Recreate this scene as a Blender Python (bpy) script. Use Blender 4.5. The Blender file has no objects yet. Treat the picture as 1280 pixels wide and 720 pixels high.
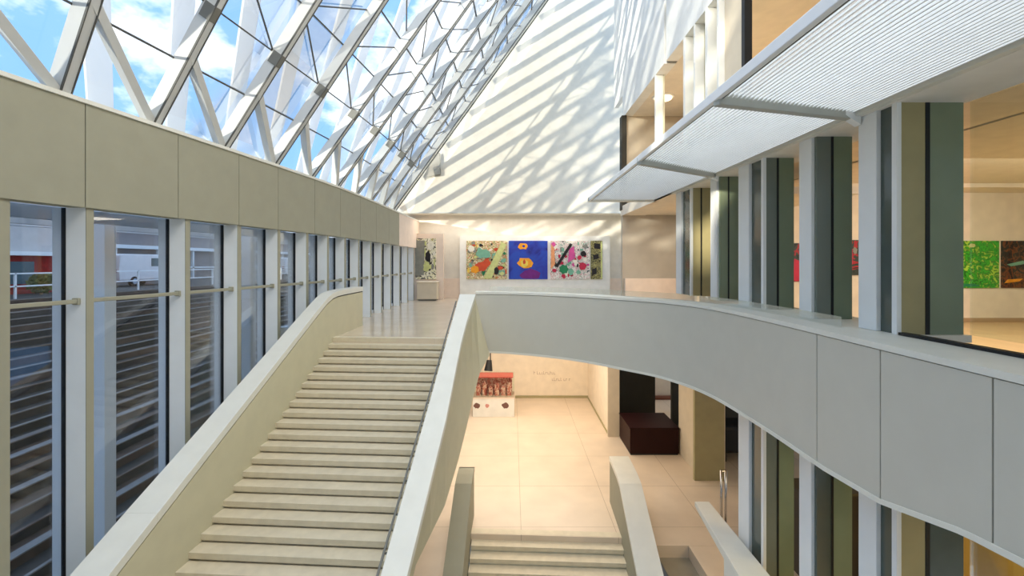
import bpy, bmesh, math, random
from mathutils import Vector, Matrix
random.seed(7)
S = bpy.context.scene
COL = S.collection
F = 569.0; CX = 640.0; HY = 328.0; E = 2.06      # focal length in px, horizon row, eye height

def at(px, py, d):                                # image point + depth -> world point
    return Vector(((px-CX)/F*d, d, E-(py-HY)/F*d))
def X(px, d): return (px-CX)/F*d
def Z(py, d): return E-(py-HY)/F*d

# ------------------------------------------------------------------ materials
def lin(c):
    return tuple((v/12.92 if v <= .04045 else ((v+.055)/1.055)**2.4) for v in c)
def rgb(r, g, b): return lin((r/255, g/255, b/255))
def nodes(name):
    m = bpy.data.materials.new(name); m.use_nodes = True
    nt = m.node_tree
    return m, nt, nt.nodes['Principled BSDF']
def mat(name, col, rough=.6, metal=0, var=.05, scale=3.0, bump=0.0, spec=.4, emit=0, stretch=None):
    m, nt, p = nodes(name)
    p.inputs['Roughness'].default_value = rough
    p.inputs['Metallic'].default_value = metal
    p.inputs['Specular IOR Level'].default_value = spec
    tc = nt.nodes.new('ShaderNodeTexCoord')
    n = nt.nodes.new('ShaderNodeTexNoise'); n.inputs['Scale'].default_value = scale; n.inputs['Detail'].default_value = 4
    if stretch:
        mp = nt.nodes.new('ShaderNodeMapping'); mp.inputs['Scale'].default_value = stretch
        nt.links.new(tc.outputs['Object'], mp.inputs[0]); nt.links.new(mp.outputs[0], n.inputs['Vector'])
    else:
        nt.links.new(tc.outputs['Object'], n.inputs['Vector'])
    r = nt.nodes.new('ShaderNodeValToRGB')
    a, b = [max(0, c*(1-var)) for c in col], [min(1, c*(1+var)) for c in col]
    r.color_ramp.elements[0].position = .3; r.color_ramp.elements[1].position = .7
    r.color_ramp.elements[0].color = (*a, 1); r.color_ramp.elements[1].color = (*b, 1)
    nt.links.new(n.outputs['Fac'], r.inputs[0]); nt.links.new(r.outputs[0], p.inputs['Base Color'])
    if bump:
        bm = nt.nodes.new('ShaderNodeBump'); bm.inputs['Strength'].default_value = bump; bm.inputs['Distance'].default_value = .02
        nt.links.new(n.outputs['Fac'], bm.inputs['Height']); nt.links.new(bm.outputs[0], p.inputs['Normal'])
    if emit:
        p.inputs['Emission Color'].default_value = (*col, 1); p.inputs['Emission Strength'].default_value = emit
    return m
def glass(name, tint, refl=(1, 1, 1), base=.04, rough=.01, ior=1.45, haze=0.0, hazecol=(1, 1, 1)):
    m = bpy.data.materials.new(name); m.use_nodes = True
    nt = m.node_tree; nt.nodes.clear()
    out = nt.nodes.new('ShaderNodeOutputMaterial')
    t = nt.nodes.new('ShaderNodeBsdfTransparent'); t.inputs[0].default_value = (*tint, 1)
    g = nt.nodes.new('ShaderNodeBsdfGlossy'); g.inputs['Color'].default_value = (*refl, 1); g.inputs['Roughness'].default_value = rough
    fr = nt.nodes.new('ShaderNodeLayerWeight'); fr.inputs['Blend'].default_value = .25
    ma = nt.nodes.new('ShaderNodeMath'); ma.operation = 'MULTIPLY_ADD'; ma.use_clamp = True
    ma.inputs[1].default_value = .55; ma.inputs[2].default_value = base
    mx = nt.nodes.new('ShaderNodeMixShader')
    nt.links.new(fr.outputs['Fresnel'], ma.inputs[0]); nt.links.new(ma.outputs[0], mx.inputs[0])
    src = t
    if haze:
        tl = nt.nodes.new('ShaderNodeBsdfTranslucent'); tl.inputs[0].default_value = (*hazecol, 1)
        df = nt.nodes.new('ShaderNodeBsdfDiffuse'); df.inputs[0].default_value = (*hazecol, 1)
        ad = nt.nodes.new('ShaderNodeMixShader'); ad.inputs[0].default_value = .5
        nt.links.new(tl.outputs[0], ad.inputs[1]); nt.links.new(df.outputs[0], ad.inputs[2])
        m2 = nt.nodes.new('ShaderNodeMixShader'); m2.inputs[0].default_value = haze
        nt.links.new(t.outputs[0], m2.inputs[1]); nt.links.new(ad.outputs[0], m2.inputs[2]); src = m2
    nt.links.new(src.outputs[0], mx.inputs[1]); nt.links.new(g.outputs[0], mx.inputs[2])
    nt.links.new(mx.outputs[0], out.inputs[0])
    return m
def tiles(name, col, line, sx, sy, rough, w=.006, off=(0, 0), spec=.5):
    """floor of large slabs with thin joints, laid out in world metres"""
    m, nt, p = nodes(name)
    p.inputs['Roughness'].default_value = rough; p.inputs['Specular IOR Level'].default_value = spec
    tc = nt.nodes.new('ShaderNodeTexCoord'); sep = nt.nodes.new('ShaderNodeSeparateXYZ')
    nt.links.new(tc.outputs['Object'], sep.inputs[0])
    def edge(o, s, of):
        a = nt.nodes.new('ShaderNodeMath'); a.operation = 'ADD'; a.inputs[1].default_value = of+100*s
        b = nt.nodes.new('ShaderNodeMath'); b.operation = 'MODULO'; b.inputs[1].default_value = s
        c = nt.nodes.new('ShaderNodeMath'); c.operation = 'LESS_THAN'; c.inputs[1].default_value = w
        nt.links.new(o, a.inputs[0]); nt.links.new(a.outputs[0], b.inputs[0]); nt.links.new(b.outputs[0], c.inputs[0])
        return c.outputs[0]
    ex, ey = edge(sep.outputs['X'], sx, off[0]), edge(sep.outputs['Y'], sy, off[1])
    mxm = nt.nodes.new('ShaderNodeMath'); mxm.operation = 'MAXIMUM'
    nt.links.new(ex, mxm.inputs[0]); nt.links.new(ey, mxm.inputs[1])
    n = nt.nodes.new('ShaderNodeTexNoise'); n.inputs['Scale'].default_value = 1.3; n.inputs['Detail'].default_value = 6
    nt.links.new(tc.outputs['Object'], n.inputs['Vector'])
    r = nt.nodes.new('ShaderNodeValToRGB'); r.color_ramp.elements[0].position = .3; r.color_ramp.elements[1].position = .7
    r.color_ramp.elements[0].color = (*[c*.93 for c in col], 1); r.color_ramp.elements[1].color = (*[min(1, c*1.05) for c in col], 1)
    nt.links.new(n.outputs['Fac'], r.inputs[0])
    mix = nt.nodes.new('ShaderNodeMix'); mix.data_type = 'RGBA'
    nt.links.new(mxm.outputs[0], mix.inputs['Factor']); nt.links.new(r.outputs[0], mix.inputs['A'])
    mix.inputs['B'].default_value = (*line, 1)
    nt.links.new(mix.outputs['Result'], p.inputs['Base Color'])
    return m
def patchy(name, cols, scale=6, rough=.5, emit=.0, kind='voronoi', seed=0.0):
    """splashes of several colours, for the abstract pictures"""
    m, nt, p = nodes(name); p.inputs['Roughness'].default_value = rough
    tc = nt.nodes.new('ShaderNodeTexCoord')
    mp = nt.nodes.new('ShaderNodeMapping'); mp.inputs['Location'].default_value = (seed, seed*.7, seed*1.3)
    nt.links.new(tc.outputs['Object'], mp.inputs[0])
    n = nt.nodes.new('ShaderNodeTexNoise'); n.inputs['Scale'].default_value = scale; n.inputs['Detail'].default_value = 3
    n.inputs['Distortion'].default_value = 1.2
    nt.links.new(mp.outputs[0], n.inputs['Vector'])
    r = nt.nodes.new('ShaderNodeValToRGB'); cr = r.color_ramp
    if kind == 'voronoi': cr.interpolation = 'CONSTANT'
    while len(cr.elements) < len(cols): cr.elements.new(.5)
    for i, c in enumerate(cols):
        cr.elements[i].position = .3+.4*i/len(cols); cr.elements[i].color = (*c, 1)
    nt.links.new(n.outputs['Fac'], r.inputs[0]); nt.links.new(r.outputs[0], p.inputs['Base Color'])
    return m

M = {}
M['white']   = mat('white_paint', rgb(240, 238, 230), .55)
M['wallwarm']= mat('warm_plaster', rgb(226, 220, 208), .7)
M['farwall'] = mat('far_plaster', rgb(240, 232, 214), .8)
M['band']    = mat('stone_panel', rgb(158, 156, 137), .7, var=.03)
M['bandgrey']= mat('grey_panel', rgb(202, 200, 188), .5, var=.02)
M['coping']  = mat('coping_stone', rgb(228, 227, 216), .45, var=.03)
M['tan']     = mat('tan_plaster', rgb(205, 199, 170), .7, var=.03)
M['step']    = mat('step_stone', rgb(216, 204, 178), .55, var=.06, scale=6)
M['steel']   = mat('painted_steel', rgb(214, 216, 214), .4, var=.03)
M['steelgrey'] = mat('grey_steel', rgb(118, 118, 112), .5)
M['darkline']= mat('dark_gasket', rgb(22, 24, 26), .5)
M['darkbar'] = mat('thin_dark_bar', rgb(92, 92, 88), .5)
M['fin']     = mat('mullion_white', rgb(236, 240, 240), .45, var=.02)
M['louver']  = mat('louver_white', rgb(236, 238, 238), .4, var=.02)
M['greenpane'] = mat('green_laminated_glass', rgb(128, 142, 116), .18, var=.08, scale=1.5, spec=.6)
M['greypane']  = mat('grey_green_laminated_glass', rgb(112, 122, 112), .18, var=.08, scale=1.5, spec=.6)
M['tanpane']   = mat('tan_laminated_panel', rgb(170, 160, 118), .3, var=.06)
M['darkpane']  = mat('dark_glass_panel', rgb(70, 82, 76), .12, var=.1, spec=.7)
M['ochre']   = mat('ochre_wall', rgb(214, 180, 96), .7)
M['peach']   = mat('peach_ceiling', rgb(236, 224, 204), .8)
M['brownwall'] = mat('brown_wall', rgb(184, 154, 118), .8)
M['beige']   = mat('beige_wall', rgb(214, 200, 176), .8)
M['greywall']= mat('warm_grey_wall', rgb(186, 176, 160), .8)
M['pinkish'] = mat('pale_pink_wall', rgb(238, 218, 200), .7)
M['cream']   = mat('cream_wall', rgb(240, 226, 204), .8)
M['charcoal']= mat('charcoal_wall', rgb(62, 58, 48), .7)
M['maroon']  = mat('maroon_lacquer', rgb(40, 11, 10), .55, spec=.2)
M['black']   = mat('black_metal', rgb(24, 24, 24), .4)
M['chrome']  = mat('chrome', rgb(200, 200, 200), .2, metal=1)
M['olive']   = mat('olive_panel', rgb(168, 158, 118), .7)
M['floorup'] = tiles('upper_floor_stone', rgb(220, 204, 180), rgb(190, 174, 150), 1.8, 1.8, .16, off=(.3, .5), spec=.6)
M['floorlow']= tiles('lower_floor_stone', rgb(224, 206, 184), rgb(172, 152, 126), 2.35, 2.1, .3, w=.012, off=(-.22, -1.0+.05), spec=.4)
M['floorgal']= mat('gallery_oak', rgb(216, 184, 138), .35, var=.08, scale=4, stretch=(1, .1, 1))
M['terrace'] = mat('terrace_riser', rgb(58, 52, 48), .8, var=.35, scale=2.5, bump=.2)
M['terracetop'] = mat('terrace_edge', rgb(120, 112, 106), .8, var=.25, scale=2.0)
M['ground']  = mat('asphalt', rgb(70, 68, 66), .9, var=.2)
M['snow']    = mat('pale_kerb', rgb(205, 214, 226), .7)
M['brick']   = mat('red_brick', rgb(160, 40, 30), .8, var=.25, scale=8)
M['render']  = mat('pale_render', rgb(200, 196, 192), .8)
M['carpaint']= mat('white_car_paint', rgb(230, 226, 224), .25)
M['rubber']  = mat('rubber', rgb(20, 20, 20), .8)
M['leaf']    = mat('leaf', rgb(96, 104, 48), .8, var=.4, scale=9)
M['glass_win'] = glass('window_glass', (.88, .90, .92), base=.02)
M['glass_roof']= glass('roof_glass', (.88, .93, .97), base=.0)
M['glass_frit']= glass('fritted_roof_glass', (.95, .97, 1), base=.0, haze=.45, hazecol=(.95, .97, 1))
M['glass_slat'] = glass('white_slat_glass', (.95, .97, 1), base=.0, haze=.88, hazecol=(.97, .97, .97))
M['glass_clear'] = glass('gallery_glass', (.93, .96, .92), base=.01)
M['glass_rail']= glass('balustrade_glass', (.95, .97, .95), base=.02, haze=.10, hazecol=(1, .98, .95))

# ------------------------------------------------------------------ mesh helpers
class MB:
    def __init__(s): s.v = []; s.f = []; s.mi = []; s.mats = []
    def m(s, material):
        if material not in s.mats: s.mats.append(material)
        return s.mats.index(material)
    def add(s, vs, fs, material=None):
        o = len(s.v); s.v += [tuple(v) for v in vs]
        k = s.m(material) if material else 0
        for f in fs: s.f.append([i+o for i in f]); s.mi.append(k)
        return s
    def box(s, x0, x1, y0, y1, z0, z1, material=None):
        vs = [(x, y, z) for x in (x0, x1) for y in (y0, y1) for z in (z0, z1)]
        return s.add(vs, [(0, 1, 3, 2), (4, 6, 7, 5), (0, 4, 5, 1), (2, 3, 7, 6), (0, 2, 6, 4), (1, 5, 7, 3)], material)
    def bar(s, a, b, w, h, up=(0, 0, 1), material=None):      # rectangular bar a->b, w across, h along 'up'
        a, b = Vector(a), Vector(b); t = (b-a).normalized(); u = Vector(up)
        u = (u-t*u.dot(t)).normalized(); n = t.cross(u)
        vs = []
        for p in (a, b):
            for q, r in ((-1, -1), (1, -1), (1, 1), (-1, 1)): vs.append(p+n*(q*w/2)+u*(r*h/2))
        return s.add(vs, [(0, 1, 2, 3), (7, 6, 5, 4), (0, 4, 5, 1), (1, 5, 6, 2), (2, 6, 7, 3), (3, 7, 4, 0)], material)
    def tube(s, a, b, r, r2=None, n=12, material=None):
        a, b = Vector(a), Vector(b); t = (b-a).normalized(); r2 = r if r2 is None else r2
        u = t.orthogonal().normalized(); w = t.cross(u); vs = []
        for p, rr in ((a, r), (b, r2)):
            for i in range(n):
                g = 2*math.pi*i/n; vs.append(p+u*(math.cos(g)*rr)+w*(math.sin(g)*rr))
        fs = [(i, (i+1) % n, n+(i+1) % n, n+i) for i in range(n)]
        return s.add(vs, fs+[tuple(range(n))[::-1], tuple(range(n, 2*n))], material)
    def loft(s, secs, cap=True, closed=True, material=None):  # list of equal-length point rings
        n = len(secs[0]); vs = [p for q in secs for p in q]; fs = []
        for i in range(len(secs)-1):
            for j in range(n if closed else n-1):
                k = (j+1) % n; fs.append((i*n+j, i*n+k, (i+1)*n+k, (i+1)*n+j))
        if cap: fs += [tuple(range(n))[::-1], tuple((len(secs)-1)*n+i for i in range(n))]
        return s.add(vs, fs, material)
    def prism(s, pts, z0, z1, material=None):                 # plan polygon extruded in z
        n = len(pts); vs = [(p[0], p[1], z0) for p in pts]+[(p[0], p[1], z1) for p in pts]
        fs = [(i, (i+1) % n, n+(i+1) % n, n+i) for i in range(n)]
        return s.add(vs, fs+[tuple(range(n))[::-1], tuple(range(n, 2*n))], material)
    def front(s, pts, y0, y1, material=None):                 # (x,z) polygon extruded in depth
        n = len(pts); vs = [(p[0], y0, p[1]) for p in pts]+[(p[0], y1, p[1]) for p in pts]
        fs = [(i, (i+1) % n, n+(i+1) % n, n+i) for i in range(n)]
        return s.add(vs, fs+[tuple(range(n)), tuple(range(n, 2*n))[::-1]], material)
    def build(s, name, material=None, parent=None, bevel=0, smooth=False):
        me = bpy.data.meshes.new(name); me.from_pydata(s.v, [], s.f)
        ms = s.mats or [material]
        for q in ms: me.materials.append(q)
        if s.mats: me.polygons.foreach_set('material_index', s.mi)
        b = bmesh.new(); b.from_mesh(me); bmesh.ops.recalc_face_normals(b, faces=b.faces); b.to_mesh(me); b.free()
        if smooth: me.polygons.foreach_set('use_smooth', [True]*len(me.polygons))
        o = bpy.data.objects.new(name, me); COL.objects.link(o)
        if parent is not None:
            o.parent = parent; o.matrix_parent_inverse = parent.matrix_basis.inverted()
        if bevel:
            md = o.modifiers.new('bevel', 'BEVEL'); md.width = bevel; md.segments = 2; md.limit_method = 'ANGLE'
        return o
def tag(o, label=None, cat=None, group=None, kind=None):
    if label: o['label'] = label
    if cat: o['category'] = cat
    if group: o['group'] = group
    if kind: o['kind'] = kind
    return o
def thing(name, label, cat, loc, group=None):
    o = bpy.data.objects.new(name, None); COL.objects.link(o); o.location = loc; o.empty_display_size = .2
    bpy.context.view_layer.update()
    return tag(o, label, cat, group)
def struct_empty(name, loc, label=None, cat=None):
    o = bpy.data.objects.new(name, None); COL.objects.link(o); o.location = loc; o.empty_display_size = .2
    return tag(o, label, cat, None, 'structure')
def struct(name, mb, material, label=None, cat=None, **k):
    return tag(mb.build(name, material, **k), label, cat, None, 'structure')

def spline(pts, n=12):
    """Catmull-Rom through plan points"""
    P = [Vector(p) for p in pts]; P = [P[0]*2-P[1]]+P+[P[-1]*2-P[-2]]; out = []
    for i in range(1, len(P)-2):
        for k in range(n):
            t = k/n; a, b, c, d = P[i-1], P[i], P[i+1], P[i+2]
            out.append(.5*((2*b)+(c-a)*t+(2*a-5*b+4*c-d)*t*t+(3*b-a-3*c+d)*t*t*t))
    out.append(P[-2]); return out

# ------------------------------------------------------------------ left facade
def XF(d):                                        # face of the left band in plan
    k = 1.2
    return -5.3-.1225*(math.log(1+math.exp((14-d)/k))*k)
RAIL, HEAD, BTOP = 1.49, 2.86, 4.43
LOW = -4.6
FIN_D = [2.9, 4.3, 5.66, 6.68, 8.41, 9.74, 11.1, 12.35, 13.5, 14.7, 15.9, 17.2, 18.6, 20.0, 21.6, 23.2, 24.7]
# band of tall panels above the windows
wl = struct_empty('wall_left', (XF(12), 12, HEAD), 'beige panelled band above the row of left windows', 'wall')
joints = [-3, -1.4, .2, 1.7, 3.2, 5.0, 6.62, 8.2, 9.72, 11.05, 12.7, 14.3, 16.0, 17.8, 19.6, 21.4, 26]
for a, b in zip(joints[:-1], joints[1:]):
    pts = []; n = 6; g = .008
    for i in range(n+1):
        d = a+g+(b-a-2*g)*i/n; pts.append((XF(d), d))
    pts += [(x-.3, d) for x, d in reversed(pts)]
    MB().prism(pts, HEAD, BTOP-.06).build('panel', M['band'] if a < 21 else M['pinkish'], wl)  # panels inside the recess go pink, the light there put into their colour
pts = [(XF(d)+.03, d) for d in [-3+i*.6 for i in range(49)]]
pts += [(x-.42, d) for x, d in reversed(pts)]
MB().prism(pts, BTOP-.06, BTOP).build('coping', M['coping'], wl)
pts = [(XF(d)-.03, d) for d in [-3+i*.6 for i in range(49)]]
pts += [(x-.24, d) for x, d in reversed(pts)]
MB().prism(pts, HEAD+.01, BTOP-.07).build('backing', M['darkline'], wl)

NF = len(FIN_D)
for i in range(NF-1):
    d0, d1 = FIN_D[i], FIN_D[i+1]
    x0, x1 = XF(d0), XF(d1); base = 0 if d0 > 14.3 else LOW
    w = struct_empty('window_%d' % (i+1), (x1-.3, (d0+d1)/2, base), 'tall window bay in the curved left glass wall', 'window')
    xi, xg = x1-.03, x1-.33
    MB().box(xg, xi-.012, d1-.02, d1+.10, base, HEAD).build('mullion', M['fin'], w)
    MB().box(xi-.012, xi, d1-.02, d1+.10, base, HEAD).build('shaded_edge', M['band'], w)  # inner edge of the mullion, its tan shade put into the colour
    MB().box(xg-.06, xg, d1-.03, d1+.12, base, HEAD).build('gasket', M['darkline'], w)
    MB().box(xg-.20, xg-.06, d1-.02, d1+.10, base-.1, HEAD).build('outer_fin', M['fin'], w)
    A, B = (x0-.36, d0+.12), (xg-.02, d1-.03)
    MB().prism([A, B, (B[0]-.02, B[1]), (A[0]-.02, A[1])], base, HEAD).build('pane', M['glass_win'], w)
    mb = MB(); mb.bar((x0-.16, d0+.10, RAIL), (x1-.16, d1-.02, RAIL), .07, .06)
    mb.box(x1-.21, x1-.11, d1-.06, d1-.02, RAIL-.05, RAIL+.05)
    mb.build('rail', M['band'], w, bevel=.01)
    mb = MB(); mb.prism([A, B, (B[0]-.14, B[1]), (A[0]-.14, A[1])], base, base+.12); mb.build('sill', M['fin'], w)
MB_col = [(X(130, 8.2), 8.2, .24), (X(311, 12.0), 12.0, .25)]
for k, (x, d, w_) in enumerate(MB_col):
    mb = MB(); mb.box(x-w_/2, x+w_/2, d-.12, d+.12, LOW, 2.955)
    mb.box(x-w_/2-.04, x+w_/2+.04, d-.16, d+.16, LOW, LOW+.2)
    o = mb.build('outdoor_column', M['fin'], bevel=.01)
    tag(o, ['pale square column outside the second window from the left', 'pale square column outside the fourth window from the left'][k], 'column', 'outdoor columns')

# overhang outside, over the windows
mb = MB()
pts = [(XF(d)-.75, d) for d in [-4+i*.75 for i in range(39)]]
mb.prism(pts+[(x-2.6, d) for x, d in reversed(pts)], 2.96, 3.1)
o = thing('outdoor_overhang', 'pale open beam canopy outside above the left windows', 'canopy', (XF(8)-2, 8, 2.92))
MB().prism([(x+.35, d) for x, d in pts]+[(x-.05, d) for x, d in reversed(pts)], 3.0, 3.1).build('ledge', M['fin'], o)
for k in range(9):
    d = -3+3.6*k; MB().box(XF(d)-3.0, XF(d)-.7, d-.06, d+.06, 2.92, 3.0).build('cross_beam', M['fin'], o)
for k in range(3):
    m2 = MB()
    q = [(x-.2-.95*k if k != 1 else x-1.5, d) for x, d in pts]
    m2.prism(q+[(x-.12, d) for x, d in reversed(q)], 2.72, 2.92); m2.build('beam', M['snow'], o)

# ------------------------------------------------------------------ glass roof
TAN = 1.376
nodesd = [-2.8, -1.2, .2, 1.6, 3.2, 4.8, 6.46, 7.9, 9.51, 11.16, 12.8, 14.4, 16.0, 17.6, 19.2, 20.8]
def dlt(d):
    tab = [(-3, -1.0), (3, -.8), (4.8, -.65), (6.46, -.5), (7.9, -.29), (9.51, -.18), (11.16, -.13), (12.8, -.03), (30, 0)]
    for (a, u), (b, v) in zip(tab[:-1], tab[1:]):
        if d <= b: return u+(v-u)*(d-a)/(b-a)
    return 0
def RP(d, s, off=0.0):                            # point on the roof plane, s = horizontal run from the band
    n = Vector((-TAN, 0, 1)).normalized()
    return Vector((XF(d)-.12+s, d+dlt(d)*s, BTOP+TAN*s))+n*off
NRM = Vector((-TAN, 0, 1)).normalized()
SMAX = 9.6
roof = thing('glass_roof', 'steep sloping glass roof of crossing white steel beams over the atrium', 'roof', (XF(12), 12, BTOP))
for d in nodesd:
    s1 = SMAX
    mb = MB(); mb.bar(RP(d, -.05, .12), RP(d, s1, .12), .135, .24, NRM)
    rf = mb.build('rafter', M['steel'], roof)
    t_ = (RP(d, s1)-RP(d, 0)).normalized(); sd = t_.cross(NRM).normalized()
    for q in (-1, 1):
        mb = MB(); mb.bar(RP(d, -.05, .0)+sd*(q*.072), RP(d, s1, .0)+sd*(q*.072), .016, .03, NRM); mb.build('edge_strip', M['darkbar'], rf)
for a, b in zip(nodesd[:-1], nodesd[1:]):
    mb = MB(); mb.bar(RP(b, -.03, .1), RP(a, .80, .1), .125, .20, NRM); mb.build('brace', M['steel'], roof, bevel=.008)
    for s in (1.25,):
        t_ = (RP(a, 2)-RP(a, 0)).normalized(); c = RP(a, s, .09)
        mb = MB(); mb.bar(c-t_*.13, c+t_*.13, .165, .20, NRM)
        mb.build('node_plate', M['steelgrey'], roof, bevel=.006)
for s in (.68, 1.3, 1.95, 2.7, 3.5, 4.4, 5.4, 6.5, 7.7):
    mb = MB()
    for a, b in zip(nodesd[:-1], nodesd[1:]): mb.bar(RP(a, s, .24), RP(b, s, .24), .03, .05, NRM)
    mb.build('purlin', M['darkbar'], roof)
for a, b in zip(nodesd[:-1], nodesd[1:]):
    mb = MB()
    for s in (1.95, 3.5, 5.4):
        mb.bar(RP(a, s, .22), RP(b, s-.66, .22), .022, .03, NRM)
        mb.bar(RP(b, s+.6, .22), RP(a, s, .22), .022, .03, NRM)
    mb.build('tie_rod', M['darkbar'], roof)
# glazing between rafters, on the outer face
for a, b in zip(nodesd[:-1], nodesd[1:]):
    mb = MB(); q = [RP(a, -.05, .29), RP(b, -.05, .29), RP(b, SMAX, .29), RP(a, SMAX, .29)]
    mb.add(q, [(0, 1, 2, 3)]); mb.build('glazing', M['glass_roof'], roof)
mb = MB(); mb.bar(RP(21.5, -.05, .1), RP(21.5, SMAX, .1), .03, .06, NRM); mb.build('edge_bar', M['darkbar'], roof)
mb = MB(); q = [RP(20.8, -.05, .29), RP(24.45, -.05, .29), RP(24.45, SMAX, .29), RP(20.8, SMAX, .29)]
mb.add(q, [(0, 1, 2, 3)]); mb.build('glazing', M['glass_roof'], roof)
# outer lattice of slim bars some way outside the glass
def OP(d, s, off): return Vector((XF(max(d, -4))-.12+s, d, BTOP+TAN*s))+NRM*off
SL = -1.2
for k in range(26):
    d0 = -4+k*1.5; p = OP(min(d0, 21.1), -.3, .95); p.y = d0
    q = p+Vector((SMAX, SL*SMAX, TAN*SMAX))
    t = max(0, (d0-24.2)/(-SL*SMAX))
    if t < .95 and not (k < 8 and k % 2):
        mb = MB(); mb.bar(p+(q-p)*t, q, .40, .05, NRM)
        mb.build('outer_slat', M['glass_slat'], roof)
# fritted lozenge panes in the outer lattice
fr_ = random.Random(3)
mb = MB()
for k in range(22):
    for j in range(9):
        if fr_.random() < .30:
            d0 = -4+k*1.5; base = OP(min(d0, 21.1), -.3, .97); base.y = d0
            def pt(dd, ss): return base+Vector((ss, dd+SL*ss, TAN*ss))
            s0 = j*1.1; L = fr_.choice((.7, 1.0, 1.0, 1.6))
            q = [pt(.18, s0), pt(1.32, s0+.55), pt(1.32, s0+.55+L), pt(.18, s0+L)]
            if max(p.y for p in q) < 21.1: mb.add(q, [(0, 1, 2, 3)])
mb.build('fritted_pane', M['glass_frit'], roof)

# ------------------------------------------------------------------ far wall under the roof + recess wall with pictures
FD = 24.5; BD = 26.2; FZ = 4.77
mb = MB(); mb.front([(-6.9, FZ), (9, FZ), (9, 19.6), (-6.9+(19.6-FZ)/TAN, 19.6)], FD, FD+.35)
struct('wall_far', mb, M['farwall'], 'tall pale end wall dappled with sunlight below the glass roof', 'wall')
mb = MB(); mb.box(-7.5, 9, FD-.05, FD+.36, FZ-.07, FZ)
struct('trim_1', mb, M['coping'])
mb = MB(); mb.box(-7.5, 9, FD+.36, BD+.3, FZ, FZ+.1)
struct('ceiling_recess', mb, M['wallwarm'])
mb = MB(); mb.box(-9, 6.7, BD, BD+.3, 0, FZ)
struct('wall_back', mb, M['wallwarm'], 'pale back wall of the upper hall behind the pictures', 'wall')
zp = Z(348, 26)
mb = MB(); mb.box(-9, 6.5, BD-.12, BD, 0, zp)
struct('baseboard_back', mb, M['pinkish'])
mb = MB(); mb.box(X(575, 26), X(762, 26), BD-.3, BD-.001, .02, Z(295, 26))
struct('trim_2', mb, M['white'])
mb = MB(); mb.box(6.5, 6.7, 17.2, BD, 0, FZ)
struct('wall_side', mb, M['white'])
mb = MB(); mb.front([(X(530, FD), Z(222, FD)), (X(551, FD), Z(219, FD)), (X(550, FD), Z(192, FD)), (X(544, FD), Z(195, FD))], FD-.25, FD-.002)
tag(mb.build('vent_box', M['steelgrey'], bevel=.01), 'small grey box on the far wall beside the roof edge', 'vent box')

# pictures on the back wall
PY = BD-.3555
def picture(name, x0, x1, z0, z1, y, base, shapes, label, group=None, frame=None):
    t = thing(name, label, 'painting', ((x0+x1)/2, y, z0), group)
    mb = MB(); mb.box(x0, x1, y, y+.055, z0, z1, base)
    w, h = x1-x0, z1-z0
    for i, (m_, poly) in enumerate(shapes):
        poly = [(min(.99, max(.01, u)), min(.985, max(.015, v))) for u, v in poly]
        mb.front([(x0+u*w, z0+v*h) for u, v in poly], y-.002-.001*i, y-.0005-.001*i, m_)
    mb.build('canvas', None, t)
    if frame:
        m2 = MB(); f = .04
        m2.box(x0-f, x0, y-.01, y+.058, z0-f, z1+f); m2.box(x1, x1+f, y-.01, y+.058, z0-f, z1+f)
        m2.box(x0, x1, y-.01, y+.058, z0-f, z0); m2.box(x0, x1, y-.01, y+.058, z1, z1+f)
        m2.build('frame', frame, t)
    return t
def star(cx, cy, r, n=7, inner=.6, asp=1, ph=0):
    out = []
    for i in range(2*n):
        g = math.pi*i/n+ph; q = r if i % 2 == 0 else r*inner
        out.append((cx+math.cos(g)*q, cy+math.sin(g)*q*asp))
    return out
def blob(cx, cy, rx_, ry_, n=16, wob=.2, seed=1):
    rr = random.Random(seed)
    return [(cx+math.cos(2*math.pi*i/n)*rx_*(1+rr.uniform(-wob, wob)), cy+math.sin(2*math.pi*i/n)*ry_*(1+rr.uniform(-wob, wob))) for i in range(n)]
P = {k: mat('pigment_'+k, rgb(*c), .5, var=.12, scale=5) for k, c in dict(
    red=(206, 78, 44), orange=(242, 160, 40), yellow=(236, 206, 90), lime=(206, 210, 140), teal=(120, 176, 150), green=(30, 130, 84),
    pink=(214, 84, 150), crimson=(196, 44, 74), blue=(28, 48, 150), violet=(110, 30, 120), black=(34, 30, 32), cream=(238, 232, 214), grey=(140, 140, 130), peach=(236, 160, 110)).items()}
base1 = patchy('picture_mottle_yellow', [rgb(70, 80, 60), rgb(226, 214, 150), rgb(240, 236, 210), rgb(206, 120, 60), rgb(150, 170, 120), rgb(232, 220, 170), rgb(120, 60, 40)], 5.5)
base2 = patchy('picture_deep_blue', [rgb(20, 30, 120), rgb(34, 52, 160), rgb(28, 70, 176)], 1.2, kind='smooth')
base3 = patchy('picture_mottle_white', [rgb(40, 44, 44), rgb(236, 232, 220), rgb(246, 244, 236), rgb(210, 160, 160), rgb(240, 238, 226), rgb(120, 150, 130), rgb(250, 246, 236)], 6.0, seed=4)
base4 = patchy('picture_mottle_olive', [rgb(50, 48, 30), rgb(170, 160, 100), rgb(70, 70, 46), rgb(196, 188, 130)], 7.5, seed=2)
d = PY
def scatter(cols, n, seed, r0=.02, r1=.07, x1=.97):
    q = random.Random(seed); out = []
    for i in range(n):
        out.append((P[q.choice(cols)], blob(q.uniform(.04, x1), q.uniform(.05, .95), q.uniform(r0, r1), q.uniform(r0, r1), 9, .35, seed*100+i)))
    return out
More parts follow.
